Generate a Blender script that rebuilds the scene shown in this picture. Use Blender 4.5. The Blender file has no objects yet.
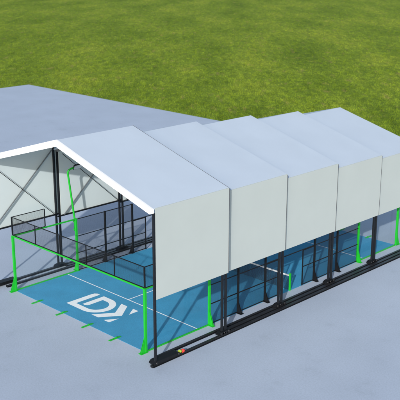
import bpy, math, random
import numpy as np
from mathutils import Vector, Matrix

random.seed(7)
rng = np.random.default_rng(11)
scene = bpy.context.scene
col = scene.collection

# ------------------------------------------------------------------ camera
cam_data = bpy.data.cameras.new('camera')
cam = bpy.data.objects.new('camera', cam_data)
col.objects.link(cam)
yaw, pitch, roll = -0.7780495888, -0.2861394775, 0.0021470841
F = Vector((math.sin(yaw)*math.cos(pitch), math.cos(yaw)*math.cos(pitch), math.sin(pitch)))
R0 = Vector((math.cos(yaw), -math.sin(yaw), 0))
U0 = R0.cross(F)
Rv = math.cos(roll)*R0 + math.sin(roll)*U0
Uv = -math.sin(roll)*R0 + math.cos(roll)*U0
M = Matrix((Rv, Uv, -F)).transposed().to_4x4()
M.translation = Vector((31.010456, -23.028034, 17.168485))
cam.matrix_world = M
cam_data.sensor_width = 36
cam_data.lens = 868.2668/400*36
cam_data.clip_start = 0.5
cam_data.clip_end = 3000
cam_data.dof.use_dof = True
cam_data.dof.focus_distance = 41.0
cam_data.dof.aperture_fstop = 1.2
scene.camera = cam

# ------------------------------------------------------------------ sky and sun
SUN_DIR = Vector((-1.0, 1.65, -0.80)).normalized()      # the way the light travels
to_sun = -SUN_DIR
world = bpy.data.worlds.new('World')
scene.world = world
world.use_nodes = True
wn = world.node_tree
sky = wn.nodes.new('ShaderNodeTexSky')
sky.sky_type = 'NISHITA'
sky.sun_disc = False
sky.sun_elevation = math.asin(to_sun.z)
sky.sun_rotation = math.atan2(to_sun.x, to_sun.y)
sky.dust_density = 1.5
sky.ozone_density = 1.0
bg = wn.nodes['Background']
bg.inputs['Strength'].default_value = 0.15
wn.links.new(sky.outputs[0], bg.inputs[0])

sun_data = bpy.data.lights.new('sun', 'SUN')
sun_data.energy = 3.15
sun_data.angle = math.radians(0.9)
sun_data.color = (1.0, 0.975, 0.935)
sun = bpy.data.objects.new('sun', sun_data)
col.objects.link(sun)
sun.rotation_euler = SUN_DIR.to_track_quat('-Z', 'Y').to_euler()
sun.location = (20, -30, 30)

vs = scene.view_settings
vs.view_transform = 'Standard'
vs.look = 'None'
vs.gamma = 1
vs.use_curve_mapping = False
vs.exposure = 0.22

# ------------------------------------------------------------------ materials
def mat(name, rgb, rough=0.5, metal=0.0, var=0.0, scale=2.0, bump=0.0, bscale=40.0, spec=0.5, detail=5):
    m = bpy.data.materials.new(name)
    m.use_nodes = True
    nt = m.node_tree
    p = nt.nodes['Principled BSDF']
    p.inputs['Base Color'].default_value = (*rgb, 1)
    p.inputs['Roughness'].default_value = rough
    p.inputs['Metallic'].default_value = metal
    p.inputs['Specular IOR Level'].default_value = spec
    tc = nt.nodes.new('ShaderNodeTexCoord')
    if var:
        n = nt.nodes.new('ShaderNodeTexNoise')
        n.inputs['Scale'].default_value = scale
        n.inputs['Detail'].default_value = detail
        nt.links.new(tc.outputs['Object'], n.inputs['Vector'])
        r = nt.nodes.new('ShaderNodeValToRGB')
        r.color_ramp.elements[0].position = 0.3
        r.color_ramp.elements[1].position = 0.7
        r.color_ramp.elements[0].color = (*[max(0, c*(1-var)) for c in rgb], 1)
        r.color_ramp.elements[1].color = (*[min(1, c*(1+var)) for c in rgb], 1)
        nt.links.new(n.outputs['Fac'], r.inputs['Fac'])
        nt.links.new(r.outputs['Color'], p.inputs['Base Color'])
        rr = nt.nodes.new('ShaderNodeMapRange')
        rr.inputs['To Min'].default_value = max(0.02, rough-0.08)
        rr.inputs['To Max'].default_value = min(1, rough+0.08)
        nt.links.new(n.outputs['Fac'], rr.inputs['Value'])
        nt.links.new(rr.outputs[0], p.inputs['Roughness'])
    if bump:
        b = nt.nodes.new('ShaderNodeTexNoise')
        b.inputs['Scale'].default_value = bscale
        b.inputs['Detail'].default_value = 4
        nt.links.new(tc.outputs['Object'], b.inputs['Vector'])
        bn = nt.nodes.new('ShaderNodeBump')
        bn.inputs['Strength'].default_value = bump
        bn.inputs['Distance'].default_value = 0.02
        nt.links.new(b.outputs['Fac'], bn.inputs['Height'])
        nt.links.new(bn.outputs[0], p.inputs['Normal'])
    return m

def fabric(name, rgb):
    """PVC membrane: matt, faint dust, a little light comes through it."""
    m = mat(name, rgb, 0.55, var=0.025, scale=0.5, bump=0.25, bscale=0.8, spec=0.3)
    nt = m.node_tree
    p = nt.nodes['Principled BSDF']
    out = nt.nodes['Material Output']
    tr = nt.nodes.new('ShaderNodeBsdfTranslucent')
    tr.inputs['Color'].default_value = (*[c*0.9 for c in rgb], 1)
    mx = nt.nodes.new('ShaderNodeMixShader')
    mx.inputs[0].default_value = 0.20
    nt.links.new(p.outputs[0], mx.inputs[1])
    nt.links.new(tr.outputs[0], mx.inputs[2])
    nt.links.new(mx.outputs[0], out.inputs['Surface'])
    return m

def glass_mat():
    m = bpy.data.materials.new('clear_glass')
    m.use_nodes = True
    nt = m.node_tree
    nt.nodes.remove(nt.nodes['Principled BSDF'])
    out = nt.nodes['Material Output']
    t = nt.nodes.new('ShaderNodeBsdfTransparent')
    t.inputs['Color'].default_value = (0.988, 0.997, 0.995, 1)
    g = nt.nodes.new('ShaderNodeBsdfGlossy')
    g.inputs['Roughness'].default_value = 0.03
    fr = nt.nodes.new('ShaderNodeFresnel')
    fr.inputs['IOR'].default_value = 1.28
    mx = nt.nodes.new('ShaderNodeMixShader')
    ge = nt.nodes.new('ShaderNodeNewGeometry')
    sub = nt.nodes.new('ShaderNodeMath'); sub.operation = 'SUBTRACT'
    sub.inputs[0].default_value = 1.0
    nt.links.new(ge.outputs['Backfacing'], sub.inputs[1])
    mul = nt.nodes.new('ShaderNodeMath'); mul.operation = 'MULTIPLY'
    nt.links.new(fr.outputs[0], mul.inputs[0])
    nt.links.new(sub.outputs[0], mul.inputs[1])
    nt.links.new(mul.outputs[0], mx.inputs[0])
    nt.links.new(t.outputs[0], mx.inputs[1])
    nt.links.new(g.outputs[0], mx.inputs[2])
    nt.links.new(mx.outputs[0], out.inputs['Surface'])
    return m

def grass_mat(name, blades):
    m = bpy.data.materials.new(name)
    m.use_nodes = True
    nt = m.node_tree
    p = nt.nodes['Principled BSDF']
    p.inputs['Roughness'].default_value = 0.8
    p.inputs['Specular IOR Level'].default_value = 0.05
    tc = nt.nodes.new('ShaderNodeTexCoord')
    mp = nt.nodes.new('ShaderNodeMapping')
    mp.inputs['Rotation'].default_value = (0, 0, math.radians(-44))
    mp0 = mp
    nt.links.new(tc.outputs['Object'], mp0.inputs['Vector'])
    mp = nt.nodes.new('ShaderNodeMapping')
    mp.inputs['Scale'].default_value = (1.0, 0.30, 1.0)
    nt.links.new(mp0.outputs['Vector'], mp.inputs['Vector'])
    def noise(s, d, rough=0.55):
        n = nt.nodes.new('ShaderNodeTexNoise')
        n.inputs['Scale'].default_value = s
        n.inputs['Detail'].default_value = d
        n.inputs['Roughness'].default_value = rough
        nt.links.new(mp.outputs['Vector'], n.inputs['Vector'])
        return n
    def mix(kind, fac):
        x = nt.nodes.new('ShaderNodeMix')
        x.data_type = 'RGBA'
        x.blend_type = kind
        x.inputs['Factor'].default_value = fac
        return x
    big = noise(0.11, 5, 0.6)
    r1 = nt.nodes.new('ShaderNodeValToRGB')
    e = r1.color_ramp.elements
    e[0].position, e[0].color = 0.32, (0.122, 0.188, 0.014, 1)
    e[1].position, e[1].color = 0.68, (0.258, 0.320, 0.031, 1)
    e2 = e.new(0.5); e2.color = (0.182, 0.258, 0.022, 1)
    nt.links.new(big.outputs['Fac'], r1.inputs['Fac'])
    # tufts: light and dark
    mid = noise(1.1, 7, 0.7)
    r2 = nt.nodes.new('ShaderNodeValToRGB')
    e = r2.color_ramp.elements
    e[0].position, e[0].color = 0.30, (0.60, 0.63, 0.60, 1)
    e[1].position, e[1].color = 0.70, (1.32, 1.30, 1.30, 1)
    nt.links.new(mid.outputs['Fac'], r2.inputs['Fac'])
    mu = mix('MULTIPLY', 1.0)
    nt.links.new(r1.outputs[0], mu.inputs['A'])
    nt.links.new(r2.outputs[0], mu.inputs['B'])
    # dry straw patches
    dry = noise(0.75, 5, 0.65)
    r3 = nt.nodes.new('ShaderNodeValToRGB')
    e = r3.color_ramp.elements
    e[0].position, e[0].color = 0.58, (0, 0, 0, 1)
    e[1].position, e[1].color = 0.76, (0.75, 0.75, 0.75, 1)
    nt.links.new(dry.outputs['Fac'], r3.inputs['Fac'])
    md = mix('MIX', 0.5)
    nt.links.new(r3.outputs[0], md.inputs['Factor'])
    nt.links.new(mu.outputs['Result'], md.inputs['A'])
    md.inputs['B'].default_value = (0.36, 0.27, 0.10, 1)
    nt.links.new(md.outputs['Result'], p.inputs['Base Color'])
    if not blades:
        bn = nt.nodes.new('ShaderNodeBump')
        bn.inputs['Strength'].default_value = 0.8
        bn.inputs['Distance'].default_value = 0.25
        fine = noise(3.0, 8, 0.75)
        nt.links.new(fine.outputs['Fac'], bn.inputs['Height'])
        nt.links.new(bn.outputs[0], p.inputs['Normal'])
    return m

MT = {
    'pad': mat('sealed_concrete', (0.415, 0.475, 0.565), 0.62, var=0.045, scale=0.35, bump=0.12, bscale=25, spec=0.35, detail=9),
    'turf': mat('blue_turf', (0.060, 0.325, 0.55), 0.85, var=0.08, scale=0.8, bump=0.5, bscale=120, spec=0.2, detail=8),
    'paint': mat('white_line_paint', (0.93, 0.94, 0.95), 0.7, var=0.03, scale=3),
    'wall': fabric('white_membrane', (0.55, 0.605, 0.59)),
    'wall_inner_lit': fabric('white_membrane_lit', (0.69, 0.775, 0.79)),  # same wall membrane, interior brightness put into a lighter, bluer colour
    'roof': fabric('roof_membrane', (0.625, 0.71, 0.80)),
    'fascia': mat('white_fascia', (0.90, 0.90, 0.89), 0.4, var=0.015, scale=1),
    'green': mat('green_powder_coat', (0.010, 0.40, 0.024), 0.45, var=0.06, scale=3, spec=0.35),
    'black': mat('black_steel', (0.007, 0.008, 0.010), 0.5, var=0.25, scale=4, spec=0.25),
    'steel': mat('dark_steel', (0.010, 0.012, 0.016), 0.5, var=0.2, scale=3, spec=0.25),
    'edge_dark': mat('dark_grey_strip', (0.10, 0.105, 0.115), 0.7, var=0.1, scale=4, spec=0.2),
    'railtop': mat('worn_rail_steel', (0.025, 0.025, 0.028), 0.42, metal=0.3, var=0.35, scale=6),
    'grey': mat('grey_steel', (0.19, 0.205, 0.215), 0.45, metal=0.3, var=0.1, scale=5),
    'wire': mat('mesh_wire', (0.012, 0.013, 0.016), 0.5, var=0.1, scale=4),
    'net': mat('net_cord', (0.014, 0.015, 0.017), 0.8, var=0.1, scale=9),
    'red': mat('red_plastic', (0.62, 0.05, 0.04), 0.35, var=0.05, scale=9),
    'lime': mat('lime_plastic', (0.35, 0.45, 0.05), 0.35, var=0.05, scale=9),
    'lens': mat('lamp_lens', (0.62, 0.64, 0.66), 0.25, var=0.04, scale=9),
    'glass': glass_mat(),
    'meadow': grass_mat('meadow_ground', False),
    'blade': grass_mat('grass_blades', True),
}

def add_grit(m, scale, amount, stain=0.0, stain_scale=0.9):
    """fine speckle and sparse stains multiplied into the base colour"""
    nt = m.node_tree
    p = nt.nodes['Principled BSDF']
    src = p.inputs['Base Color'].links[0].from_socket
    tc = nt.nodes.new('ShaderNodeTexCoord')
    for sc, lo, hi, p0, p1 in ((scale, 1-amount, 1+amount, 0.3, 0.7), (stain_scale, 1-stain, 1.0, 0.26, 0.42)):
        if lo == hi or (lo == 1.0 and hi == 1.0):
            continue
        n = nt.nodes.new('ShaderNodeTexNoise')
        n.inputs['Scale'].default_value = sc
        n.inputs['Detail'].default_value = 8
        n.inputs['Roughness'].default_value = 0.65
        nt.links.new(tc.outputs['Object'], n.inputs['Vector'])
        r = nt.nodes.new('ShaderNodeValToRGB')
        r.color_ramp.elements[0].position = p0
        r.color_ramp.elements[1].position = p1
        r.color_ramp.elements[0].color = (lo, lo, lo, 1)
        r.color_ramp.elements[1].color = (hi, hi, hi, 1)
        nt.links.new(n.outputs['Fac'], r.inputs['Fac'])
        x = nt.nodes.new('ShaderNodeMix')
        x.data_type = 'RGBA'; x.blend_type = 'MULTIPLY'
        x.inputs['Factor'].default_value = 1.0
        nt.links.new(src, x.inputs['A'])
        nt.links.new(r.outputs['Color'], x.inputs['B'])
        src = x.outputs['Result']
    nt.links.new(src, p.inputs['Base Color'])
add_grit(MT['pad'], 14.0, 0.10, 0.10, 0.7)
add_grit(MT['turf'], 22.0, 0.14, 0.10, 1.3)
add_grit(MT['paint'], 20.0, 0.05, 0.08, 2.5)

# ------------------------------------------------------------------ mesh helpers
class MB:
    def __init__(self):
        self.v, self.f, self.smooth = [], [], []
    def box(self, a, b):
        x0, y0, z0 = [min(p, q) for p, q in zip(a, b)]
        x1, y1, z1 = [max(p, q) for p, q in zip(a, b)]
        n = len(self.v)
        self.v += [(x0, y0, z0), (x1, y0, z0), (x1, y1, z0), (x0, y1, z0),
                   (x0, y0, z1), (x1, y0, z1), (x1, y1, z1), (x0, y1, z1)]
        self._hex(n)
        return self
    def _hex(self, n):
        for q in ((0, 3, 2, 1), (4, 5, 6, 7), (0, 1, 5, 4), (1, 2, 6, 5), (2, 3, 7, 6), (3, 0, 4, 7)):
            self.f.append(tuple(n+i for i in q)); self.smooth.append(False)
    def bar(self, p, q, w, h, up=(0, 0, 1)):
        """square bar between two points, w across, h along up"""
        p, q = Vector(p), Vector(q)
        d = (q-p).normalized()
        s = d.cross(Vector(up))
        if s.length < 1e-4:
            s = d.cross(Vector((0, 1, 0)))
        s.normalize()
        u = s.cross(d).normalized()
        n = len(self.v)
        for c in (p, q):
            for a, b in ((-1, -1), (1, -1), (1, 1), (-1, 1)):
                self.v.append(tuple(c + s*(a*w/2) + u*(b*h/2)))
        for q4 in ((0, 1, 2, 3), (4, 7, 6, 5), (0, 4, 5, 1), (1, 5, 6, 2), (2, 6, 7, 3), (3, 7, 4, 0)):
            self.f.append(tuple(n+i for i in q4)); self.smooth.append(False)
        return self
    def tube(self, pts, r, seg=10):
        pts = [Vector(p) for p in pts]
        rings = []
        for i, p in enumerate(pts):
            d = (pts[min(i+1, len(pts)-1)] - pts[max(i-1, 0)]).normalized()
            a = Vector((1, 0, 0)) if abs(d.x) < 0.9 else Vector((0, 1, 0))
            s = d.cross(a).normalized(); u = s.cross(d)
            n = len(self.v)
            rr = r[i] if isinstance(r, (list, tuple)) else r
            for k in range(seg):
                t = 2*math.pi*k/seg
                self.v.append(tuple(p + s*math.cos(t)*rr + u*math.sin(t)*rr))
            rings.append(n)
        for a, b in zip(rings, rings[1:]):
            for k in range(seg):
                k2 = (k+1) % seg
                self.f.append((a+k, a+k2, b+k2, b+k)); self.smooth.append(True)
        self.f.append(tuple(rings[0]+k for k in reversed(range(seg)))); self.smooth.append(False)
        self.f.append(tuple(rings[-1]+k for k in range(seg))); self.smooth.append(False)
        return self
    def prism(self, poly, ext):
        """closed polygon of 3D points extruded along the vector ext"""
        n = len(self.v); k = len(poly); e = Vector(ext)
        self.v += [tuple(p) for p in poly]
        self.v += [tuple(Vector(p)+e) for p in poly]
        self.f.append(tuple(n+i for i in range(k))); self.smooth.append(False)
        self.f.append(tuple(n+k+i for i in reversed(range(k)))); self.smooth.append(False)
        for i in range(k):
            j = (i+1) % k
            self.f.append((n+j, n+i, n+k+i, n+k+j)); self.smooth.append(False)
        return self
    def poly(self, pts):
        n = len(self.v)
        self.v += [tuple(p) for p in pts]
        self.f.append(tuple(range(n, n+len(pts)))); self.smooth.append(False)
        return self
    def build(self, name, m, parent=None, loc=None, bevel=0.0, fix=False):
        me = bpy.data.meshes.new(name)
        v = self.v
        if loc is not None:
            v = [(a-loc[0], b-loc[1], c-loc[2]) for a, b, c in v]
        elif parent is not None:
            pl = world_loc(parent)
            v = [(a-pl[0], b-pl[1], c-pl[2]) for a, b, c in v]
        me.from_pydata(v, [], self.f)
        me.polygons.foreach_set('use_smooth', self.smooth)
        if fix:
            import bmesh
            bm = bmesh.new(); bm.from_mesh(me)
            bmesh.ops.recalc_face_normals(bm, faces=bm.faces)
            bm.to_mesh(me); bm.free()
        me.materials.append(m)
        me.update()
        o = bpy.data.objects.new(name, me)
        col.objects.link(o)
        if loc is not None:
            o.location = loc
        if parent is not None:
            o.parent = parent
        if bevel:
            b = o.modifiers.new('bevel', 'BEVEL')
            b.width = bevel; b.segments = 2; b.limit_method = 'ANGLE'
        return o

def world_loc(o):
    l = Vector((0, 0, 0))
    while o is not None:
        l += o.location
        o = o.parent
    return l

def tag(o, label, cat=None, group=None):
    o['label'] = label
    if cat: o['category'] = cat
    if group: o['group'] = group
    return o

def thing(name, label, cat, loc, group=None):
    o = bpy.data.objects.new(name, None)
    o.empty_display_size = 0.3
    col.objects.link(o)
    o.location = loc
    return tag(o, label, cat, group)

# ------------------------------------------------------------------ ground
PX0, PX1, PY0, PY1 = -62.0, 70.0, -60.0, 40.2
g = MB().poly([(-900, -900, -0.05), (900, -900, -0.05), (900, 900, -0.05), (-900, 900, -0.05)]).build('meadow', MT['meadow'])
g['kind'] = 'structure'
pad = MB().box((PX0, PY0, -0.30), (PX1, PY1, 0.0)).build('pavement', MT['pad'])
pad['kind'] = 'structure'

court = MB().box((-5.0, 0.0, -0.02), (5.0, 20.0, 0.008)).build('court_floor', MT['turf'])
court['kind'] = 'structure'
ZL = 0.012
def flat(x0, y0, x1, y1, name):
    return MB().poly([(x0, y0, ZL), (x1, y0, ZL), (x1, y1, ZL), (x0, y1, ZL)]).build(name, MT['paint'], court)
SL = 3.3
flat(-4.95, SL-0.03, 4.95, SL+0.03, 'service_line')
flat(-4.95, 20-SL-0.03, 4.95, 20-SL+0.03, 'service_line')
flat(-0.03, SL+0.031, 0.03, 20-SL-0.031, 'centre_line')

def logo():
    s = 3.30/313
    T = lambda u, v: (-1.86+(u-42)*s, 0.86+(218-v)*s, ZL)
    arc = lambda cx, cy, r, a0, a1, n=22: [(cx+r*math.cos(math.radians(a0+(a1-a0)*i/n)),
                                            cy+r*math.sin(math.radians(a0+(a1-a0)*i/n))) for i in range(n+1)]
    ld = [(42, 218), (42, 64), (46, 52), (58, 42), (76, 42), (76, 187)]
    ld += [(160, 187)] + arc(164, 131, 56, 90, -90) + [(137, 75), (137, 156), (133, 166), (123, 172), (105, 172), (105, 42)]
    ld += [(160, 42)] + arc(164, 130, 88, -90, 90)
    mb = MB()
    mb.poly([T(*p) for p in ld])
    mb.poly([T(*p) for p in [(234, 42), (277, 42), (341, 130), (277, 218), (230, 218), (293, 130)]])
    mb.poly([T(*p) for p in [(318, 42), (355, 42), (355, 100)]])
    mb.poly([T(*p) for p in [(318, 218), (355, 160), (355, 218)]])
    return mb.build('court_logo', MT['paint'], court, fix=False)
lg = logo()
for p in lg.data.polygons:
    if p.normal.z < 0:
        p.flip()

# ------------------------------------------------------------------ court enclosure
def wire_panel(mb, axis, fixed, a0, a1, z0, z1, pitch=0.032, w=0.003):
    """welded mesh: real wires; axis 'x' or 'y' is the running direction"""
    n = max(1, round((a1-a0)/pitch)); k = max(1, round((z1-z0)/pitch))
    for i in range(n+1):
        a = a0+(a1-a0)*i/n
        if axis == 'x': mb.box((a-w/2, fixed-w/2, z0), (a+w/2, fixed+w/2, z1))
        else: mb.box((fixed-w/2, a-w/2, z0), (fixed+w/2, a+w/2, z1))
    for i in range(k+1):
        z = z0+(z1-z0)*i/k
        if axis == 'x': mb.box((a0, fixed+w/2, z-w/2), (a1, fixed+w*1.4, z+w/2))
        else: mb.box((fixed+w/2, a0, z-w/2), (fixed+w*1.4, a1, z+w/2))
    return mb

def make_post(parent, x, y, h, w, material, out, foot=0.32, gus=0.55):
    """square post with a base plate and a triangular gusset on the outer side (out = unit vector)"""
    p = MB().box((x-w/2, y-w/2, 0.02), (x+w/2, y+w/2, h)).build('post', material, parent)
    ox, oy = out
    b = MB()
    cx, cy = x+ox*(foot/2-w/2), y+oy*(foot/2-w/2)
    lx = foot/2 if ox else 0.10; ly = foot/2 if oy else 0.10
    b.box((cx-lx, cy-ly, 0.0085), (cx+lx, cy+ly, 0.03))
    s = Vector((ox, oy, 0)); t = Vector((-oy, ox, 0))
    c = Vector((x, y, 0)) + s*(w/2+0.002)
    tri = [c+Vector((0, 0, 0.03)), c+s*(foot-w-0.03)+Vector((0, 0, 0.03)), c+Vector((0, 0, gus))]
    for k in (-0.028, 0.028):
        b.prism([q+t*(k-0.006) for q in tri], t*0.012)
    # bolts
    for k in (-1, 1):
        q = c+s*(foot-w-0.05)+t*0.06*k
        b.tube([q+Vector((0, 0, 0.03)), q+Vector((0, 0, 0.055))], 0.016, 6)
    b.build('base_plate', material, p, fix=True)
    return p

def end_wall(label, y, out):
    t = thing('glass_wall', label, 'glass wall', (0, y, 0), 'glass end walls of the padel court')
    for s in (-1, 1):
        po = make_post(t, s*5.0, y, 3.0, 0.11, MT['green'], (0, out), 0.40, 0.75)
        # mast carrying the netting on top of the corner post
        MB().box((s*5-0.03, y-0.03, 3.05), (s*5+0.03, y+0.03, 4.0)).build('mesh_post', MT['black'], t)
    MB().box((-4.943, y-0.035, 2.95), (4.943, y+0.035, 3.02)).build('top_beam', MT['green'], t)
    for i in range(5):
        x0, x1 = -5+2*i+0.006, -3+2*i-0.006
        if i == 0: x0 += 0.06
        if i == 4: x1 -= 0.06
        MB().box((x0, y-0.006, 0.035), (x1, y+0.006, 2.945)).build('glass_panel', MT['glass'], t)
        wire_panel(MB(), 'x', y, -5+2*i+0.03, -3+2*i-0.03, 3.05, 3.97).build('mesh_panel', MT['wire'], t)
    for z0, z1 in ((3.022, 3.05), (3.97, 4.0)):
        MB().box((-4.965, y-0.02, z0), (4.965, y+0.02, z1)).build('mesh_rail', MT['black'], t)
    for x in (-3, -1, 1, 3):
        MB().box((x-0.02, y-0.021, 3.051), (x+0.02, y+0.021, 3.969)).build('mesh_post', MT['black'], t)
        f = MB().box((x-0.06, y+out*0.42, 0.0095), (x+0.06, y-out*0.24, 0.028))
        f.box((x-0.03, y-0.03, 0.028), (x+0.03, y-0.008, 0.075)).box((x-0.03, y+0.008, 0.028), (x+0.03, y+0.03, 0.075))
        f.build('support_foot', MT['green'], t)
    return t

def side_fence(label, x):
    out = 1 if x > 0 else -1
    t = thing('side_fence', label, 'fence', (x, 10, 0), 'side fences of the padel court')
    for y in (4, 16):
        make_post(t, x, y, 3.02, 0.10, MT['green'], (out, 0), 0.36, 0.7)
    for y in (6, 8, 12, 14):
        make_post(t, x, y, 3.0, 0.085, MT['black'], (out, 0), 0.34, 0.55)
    for y in (9, 11):
        MB().box((x-0.025, y-0.025, 0.01), (x+0.025, y+0.025, 1.98)).build('door_post', MT['black'], t)
    for ya, yb, near in ((0.06, 3.95, True), (16.05, 19.94, False)):
        MB().box((x-0.03, ya, 0.0095), (x+0.03, yb, 0.062)).build('base_beam', MT['green'], t)
        MB().box((x-0.03, ya, 2.95), (x+0.03, yb, 3.015)).build('top_beam', MT['green'], t)
        mid = 2.0 if near else 18.0
        MB().box((x-0.006, ya+0.01, 0.065), (x+0.006, mid-0.006, 2.945)).build('glass_panel', MT['glass'], t)
        MB().box((x-0.006, mid+0.006, 0.065), (x+0.006, yb-0.01, 2.945)).build('glass_panel', MT['glass'], t)
        ma, mb_ = (0.035, 2.0) if near else (18.0, 19.965)
        ym = 2.0 if near else 18.0
        wire_panel(MB(), 'y', x, ma, mb_, 3.05, 3.97).build('mesh_panel', MT['wire'], t)
        for z0, z1 in ((3.018, 3.045), (3.97, 4.0)):
            MB().box((x-0.02, ma, z0), (x+0.02, mb_, z1)).build('mesh_rail', MT['black'], t)
        MB().box((x-0.022, ym-0.022, 3.046), (x+0.022, ym+0.022, 3.969)).build('mesh_post', MT['black'], t)
    def bay(y0, y1, top):
        a, b = y0+0.05, y1-0.05
        for z in ((0.06, 1.05, 2.0, top) if top > 2.2 else (0.06, 1.05, top)):
            MB().box((x-0.018, a, z-0.018), (x+0.018, b, z+0.018)).build('mesh_rail', MT['black'], t)
        wire_panel(MB(), 'y', x, a, b, 0.06, top).build('mesh_panel', MT['wire'], t)
    bay(4, 6, 2.97); bay(6, 8, 2.97); bay(8, 9, 1.96)
    bay(11, 12, 1.96); bay(12, 14, 2.97); bay(14, 16, 2.97)
    MB().box((x-0.02, 8.05, 1.985), (x+0.02, 11.95, 2.025)).build('header_rail', MT['black'], t)
    return t

end_wall('front glass end wall with green beam, nearest the big white court logo', 0.0, -1)
end_wall('far glass end wall at the back end of the blue court under the smallest roof section', 20.0, 1)
side_fence('far side fence of glass and black mesh, where the green floodlight stands', -5.0)
side_fence('near side fence of glass and black mesh, below the outer canopy walls', 5.0)

# net
t = thing('court_net', 'black padel net with a white top band across the middle of the blue court', 'net', (0, 10, 0))
wire_panel(MB(), 'x', 10.0, -4.9, 4.9, 0.03, 0.79, 0.045, 0.006).build('net_mesh', MT['net'], t)
MB().box((-4.94, 9.988, 0.78), (4.94, 10.012, 0.86)).build('top_band', MT['paint'], t)
for s in (-1, 1):
    p = MB().box((s*4.99-0.04, 9.96, 0.012), (s*4.99+0.04, 10.04, 0.95)).build('net_post', MT['green'], t)

# floodlight
t = thing('floodlight', 'green floodlight pole with a bent top and dark lamp head beside the far side fence', 'floodlight', (-5.085, 4, 0))
bx = -5.085
pts = [(bx, 3.99, 2.3), (bx, 3.98, 3.0)] + [(bx, 3.98-0.33*k, 3.0+2.66*k) for k in (0.33, 0.66, 0.92)]
pts += [(bx+0.01, 3.645, 5.62), (bx+0.04, 3.70, 5.74), (bx+0.10, 3.82, 5.82), (bx+0.17, 4.0, 5.87)]
MB().tube(pts, 0.052, 12).build('pole', MT['green'], t)
for z in (2.35, 2.8):
    MB().box((bx-0.065, 3.92, z), (bx+0.03, 4.06, z+0.08)).build('clamp', MT['green'], t)
nrm = Vector((0.80, -0.10, -0.60)).normalized()          # the way the lamp shines
cc = Vector((bx+0.22, 4.16, 5.90))
ax = Vector((0.15, 0.98, 0.12)); ax = (ax - nrm*ax.dot(nrm)).normalized()
lamp = MB().bar(cc-ax*0.25, cc+ax*0.25, 0.34, 0.07, nrm)
for k in (-0.12, 0.0, 0.12):
    q = cc+ax*k-nrm*0.055
    sd = nrm.cross(ax)
    lamp.bar(q-sd*0.14, q+sd*0.14, 0.02, 0.05, nrm)
lh = lamp.build('lamp_head', MT['black'], t)
MB().bar(cc-ax*0.225+nrm*0.038, cc+ax*0.225+nrm*0.038, 0.29, 0.012, nrm).build('lamp_lens', MT['lens'], lh)

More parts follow.
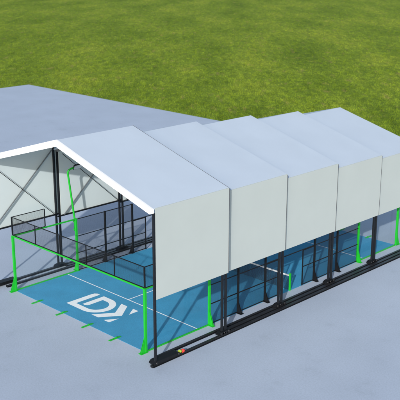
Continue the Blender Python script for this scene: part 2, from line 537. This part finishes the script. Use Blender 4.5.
# ------------------------------------------------------------------ canopy sections
def canopy_section(label, y0, y1, hw, ridge, eave, bottom, front_leg_x, first=False):
    SLOPE = (ridge-eave)/hw
    t = thing('canopy_section', label, 'canopy', (0, y0, 0), 'telescopic sections of the white gabled canopy')
    th = 0.06
    # roof membrane: folded sheet with a small turned-down lip at each eave
    n = 7
    def line(s, off):
        return [(s*hw*i/n, ridge-SLOPE*hw*i/n-off) for i in range(n+1)]
    rw = (hw-0.038)/hw
    top = [(-a*rw, ridge-(ridge-b)*rw) for a, b in reversed(line(1, 0))] + [(a*rw, ridge-(ridge-b)*rw) for a, b in line(1, 0)[1:]]
    poly = [(x, y0, z) for x, z in top]
    poly += [(x, y0, z-th) for x, z in reversed(top)]
    MB().prism(poly, (0, y1-y0, 0)).build('roof', MT['roof'], t, fix=True)
    # thin dark strip laid along the rear edge of the roof
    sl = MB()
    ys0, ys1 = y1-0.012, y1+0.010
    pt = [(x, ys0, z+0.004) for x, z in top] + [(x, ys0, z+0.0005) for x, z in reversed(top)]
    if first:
        sl.prism(pt, (0, ys1-ys0, 0)).build('edge_strip', MT['edge_dark'], t, fix=True)
    # gable trim
    if first:
        b = 0.30
        ya, yb = y0-0.10, y0-0.002
        po = [(-hw-0.03, ya, eave+0.0), (0, ya, ridge+0.012), (hw+0.03, ya, eave+0.0),
              (hw+0.03, ya, eave-0.17), (hw-0.16, ya, eave-0.17-0.06), (0, ya, ridge-b), (-hw+0.16, ya, eave-0.17-0.06), (-hw-0.03, ya, eave-0.17)]
        MB().prism(po, (0, yb-ya, 0)).build('gable_trim', MT['fascia'], t, fix=True)
    for y in (y0+0.13, y1-0.37):
        r = MB()
        for s in (-1, 1):
            p0 = (s*0.0, y, ridge-th-0.075); p1 = (s*(hw-0.16), y, ridge-SLOPE*(hw-0.16)-th-0.075)
            r.bar(p0, p1, 0.09, 0.13)
        r.build('rafter', MT['grey'], t)
    for k in (0.0, 0.33, 0.66):
        for s in ((-1, 1) if k else (1,)):
            xx = s*hw*k
            MB().box((xx-0.03, y0+0.18, ridge-SLOPE*abs(xx)-0.16), (xx+0.03, y1-0.40, ridge-SLOPE*abs(xx)-0.075)).build('purlin', MT['grey'], t)
    for s in (-1, 1):
        # side wall sheet between bottom hem and eave
        x0, x1 = s*(hw-0.035), s*hw
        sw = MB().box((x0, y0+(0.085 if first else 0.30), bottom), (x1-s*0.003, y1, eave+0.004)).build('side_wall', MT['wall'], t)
        sw.data.materials.append(MT['wall_inner_lit'])
        for p in sw.data.polygons:                       # inner faces take the lighter tint standing in for interior light
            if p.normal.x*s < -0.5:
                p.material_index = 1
        MB().box((s*(hw-0.02), y1+0.001, bottom), (s*(hw+0.006), y1+0.022, eave-0.03)).build('edge_strip', MT['edge_dark'], t)  # thin dark strip down the rear edge of the wall
        MB().box((s*(hw-0.10), y0+(0.10 if first else 0.05), bottom+0.005), (s*(hw-0.038), y1-0.02, bottom+0.08)).build('hem_rail', MT['black'], t)
        # legs: a front one and a rear one, each on a wheel box
        xl = s*(hw-0.105)
        for yl, fr in ((y0+0.035 if first else y0+0.31, True), (y1-0.28, False)):
            lw = 0.046
            xa = s*(hw-0.052) if (first and fr) else (s*front_leg_x if fr else xl)
            ztop = eave-0.12 if not (first and fr) else eave-0.20
            MB().box((xa-lw, yl-lw, 0.20), (xa+lw, yl+lw, ztop)).build('leg', MT['steel'], t)
            wb = MB()
            if first and fr:
                prof = [(y0-0.10, 0.09), (y0-0.10, 0.15), (y0+0.02, 0.24), (y0+1.30, 0.22), (y0+1.42, 0.16), (y0+1.42, 0.09)]
            else:
                prof = [(yl-0.26, 0.09), (yl-0.26, 0.15), (yl-0.10, 0.23), (yl+0.10, 0.23), (yl+0.26, 0.15), (yl+0.26, 0.09)]
            wx0 = s*5.97 if (first and fr) else xa-s*0.16
            wx1 = s*6.36 if (first and fr) else xa+s*0.11
            wb.prism([(wx0, a, b) for a, b in prof], (wx1-wx0, 0, 0))
            wo = wb.build('wheel_box', MT['black'], t, fix=True)
            for yy in (prof[0][0]+0.12, prof[-1][0]-0.12):
                xw = wx1 + s*0.012
                MB().tube([(xw-s*0.04, yy, 0.155), (xw+s*0.012, yy, 0.155)], 0.055, 14).build('wheel', MT['railtop'], wo)
        # cross bracing inside the wall
        xb = s*(hw-0.16)
        br = MB().bar((xb, y0+(0.16 if first else 0.42), bottom+0.1), (xb, y1-0.42, eave-0.28), 0.05, 0.05)
        br.build('brace', MT['grey'], t)
        MB().tube([(xb-s*0.05, y0+(0.14 if first else 0.42), eave-0.3), (xb-s*0.05, y1-0.42, bottom+0.1)], 0.017, 6).build('brace_cable', MT['black'], t)
    if first:
        lampo = MB().tube([(6.22, y0+1.44, 0.155), (6.22, y0+1.58, 0.155)], 0.075, 12).build('indicator_lamp', MT['lime'], t)
        MB().tube([(6.25, y0+1.58, 0.15), (6.25, y0+1.68, 0.15), (6.25, y0+1.75, 0.15)], [0.085, 0.085, 0.05], 12).build('lamp_cap', MT['red'], lampo)
    return t

JY = [-0.6, 3.87, 8.16, 12.40, 16.56, 20.72]
HW = [6.30, 6.08, 5.96, 5.87, 5.78]
BZ = [3.02, 2.96, 2.90, 2.83, 2.77]
RZ = [8.84, 8.44, 8.19, 7.87, 7.57]
EZ = [6.98, 6.76, 6.50, 6.22, 6.00]
LAB = ['largest front canopy section with a thick white gable trim over the open court end',
       'second canopy section from the front, tucked under the one with the white gable trim',
       'middle canopy section, third in the row of five white roof steps',
       'fourth canopy section from the front, between the middle one and the smallest one',
       'smallest and lowest canopy section at the far end, against the grass']
for i in range(5):
    canopy_section(LAB[i], JY[i] if i == 0 else JY[i]-0.36, JY[i+1], HW[i], RZ[i], EZ[i], BZ[i], HW[max(i-1, 0)]-0.105, i == 0)

# ------------------------------------------------------------------ guide rails
def guide_rail(label, x, y0, y1, w):
    m = MB()
    m.box((x-w/2, y0, 0.003), (x+w/2, y1, 0.022))
    m.box((x-w/2+0.035, y0+0.01, 0.022), (x+w/2-0.035, y1-0.01, 0.07))
    t = m.build('guide_rail', MT['black'], loc=(x, y0, 0))
    tag(t, label, 'rail', 'guide rails of the sliding canopy')
    MB().box((x-w/2+0.028, y0+0.005, 0.0705), (x+w/2-0.028, y1-0.005, 0.092)).build('rail_head', MT['railtop'], t)
    for ya, yb in ((y0-0.05, y0-0.002), (y1+0.002, y1+0.05)):
        MB().box((x-w/2+0.02, ya, 0.004), (x+w/2-0.02, yb, 0.12)).build('end_stop', MT['black'], t)
    return t
for s, nm in ((1, 'near'), (-1, 'far')):
    guide_rail(f'inner black guide rail next to the {nm} side fence', s*5.74, -0.02, 21.3, 0.17)
    guide_rail(f'middle black guide rail on the {nm} side, starting behind the first roof section', s*5.995, 4.0, 21.3, 0.24)
    guide_rail(f'outermost black guide rail on the {nm} side of the court', s*6.26, -0.75, 21.3, 0.19)

# ------------------------------------------------------------------ grass blades (uncountable)
def grass():
    cx, cy = 31.0, -23.0
    N = 110000
    a = yaw + rng.uniform(-0.34, 0.34, N)
    u = rng.random(N)
    d0, d1 = 66.0, 340.0
    d = 1/np.sqrt(1/d0**2 + u*(1/d1**2-1/d0**2)) if False else d0*(d1/d0)**u
    x = cx+np.sin(a)*d; y = cy+np.cos(a)*d
    keep = ~((x > PX0-0.03) & (x < PX1+0.03) & (y > PY0-0.03) & (y < PY1+0.03))
    x, y = x[keep], y[keep]
    n = len(x); B = 5
    bx_ = np.repeat(x, B)+rng.normal(0, 0.10, n*B); by = np.repeat(y, B)+rng.normal(0, 0.10, n*B)
    # keep blade feet off the slab too
    bx_ = np.where((bx_ > PX0-0.02) & (by < PY1+0.02) & (by > PY0), np.where(bx_ < PX0+1.0, PX0-0.05, bx_), bx_)
    by = np.where((bx_ > PX0-0.02) & (bx_ < PX1) & (by < PY1+0.02), PY1+0.05, by)
    h = np.repeat(rng.uniform(0.05, 0.18, n)*(0.6+0.8*rng.random(n)**2), B)*rng.uniform(0.7, 1.3, n*B)
    th = rng.uniform(0, 2*np.pi, n*B); w = rng.uniform(0.012, 0.030, n*B)
    lean = rng.uniform(0.05, 0.6, n*B)*h; ph = rng.uniform(0, 2*np.pi, n*B)
    V = np.zeros((n*B, 3, 3))
    V[:, 0] = np.c_[bx_-np.cos(th)*w, by-np.sin(th)*w, np.full(n*B, -0.06)]
    V[:, 1] = np.c_[bx_+np.cos(th)*w, by+np.sin(th)*w, np.full(n*B, -0.06)]
    V[:, 2] = np.c_[bx_+np.cos(ph)*lean, by+np.sin(ph)*lean, h-0.05]
    me = bpy.data.meshes.new('grass')
    me.vertices.add(n*B*3)
    me.vertices.foreach_set('co', V.reshape(-1))
    me.loops.add(n*B*3)
    me.loops.foreach_set('vertex_index', np.arange(n*B*3, dtype=np.int32))
    me.polygons.add(n*B)
    me.polygons.foreach_set('loop_start', np.arange(0, n*B*3, 3, dtype=np.int32))
    me.update(calc_edges=True)
    me.materials.append(MT['blade'])
    o = bpy.data.objects.new('grass', me)
    col.objects.link(o)
    o['kind'] = 'stuff'
    tag(o, 'mown green grass field with dry patches behind the concrete slab', 'grass')
grass()
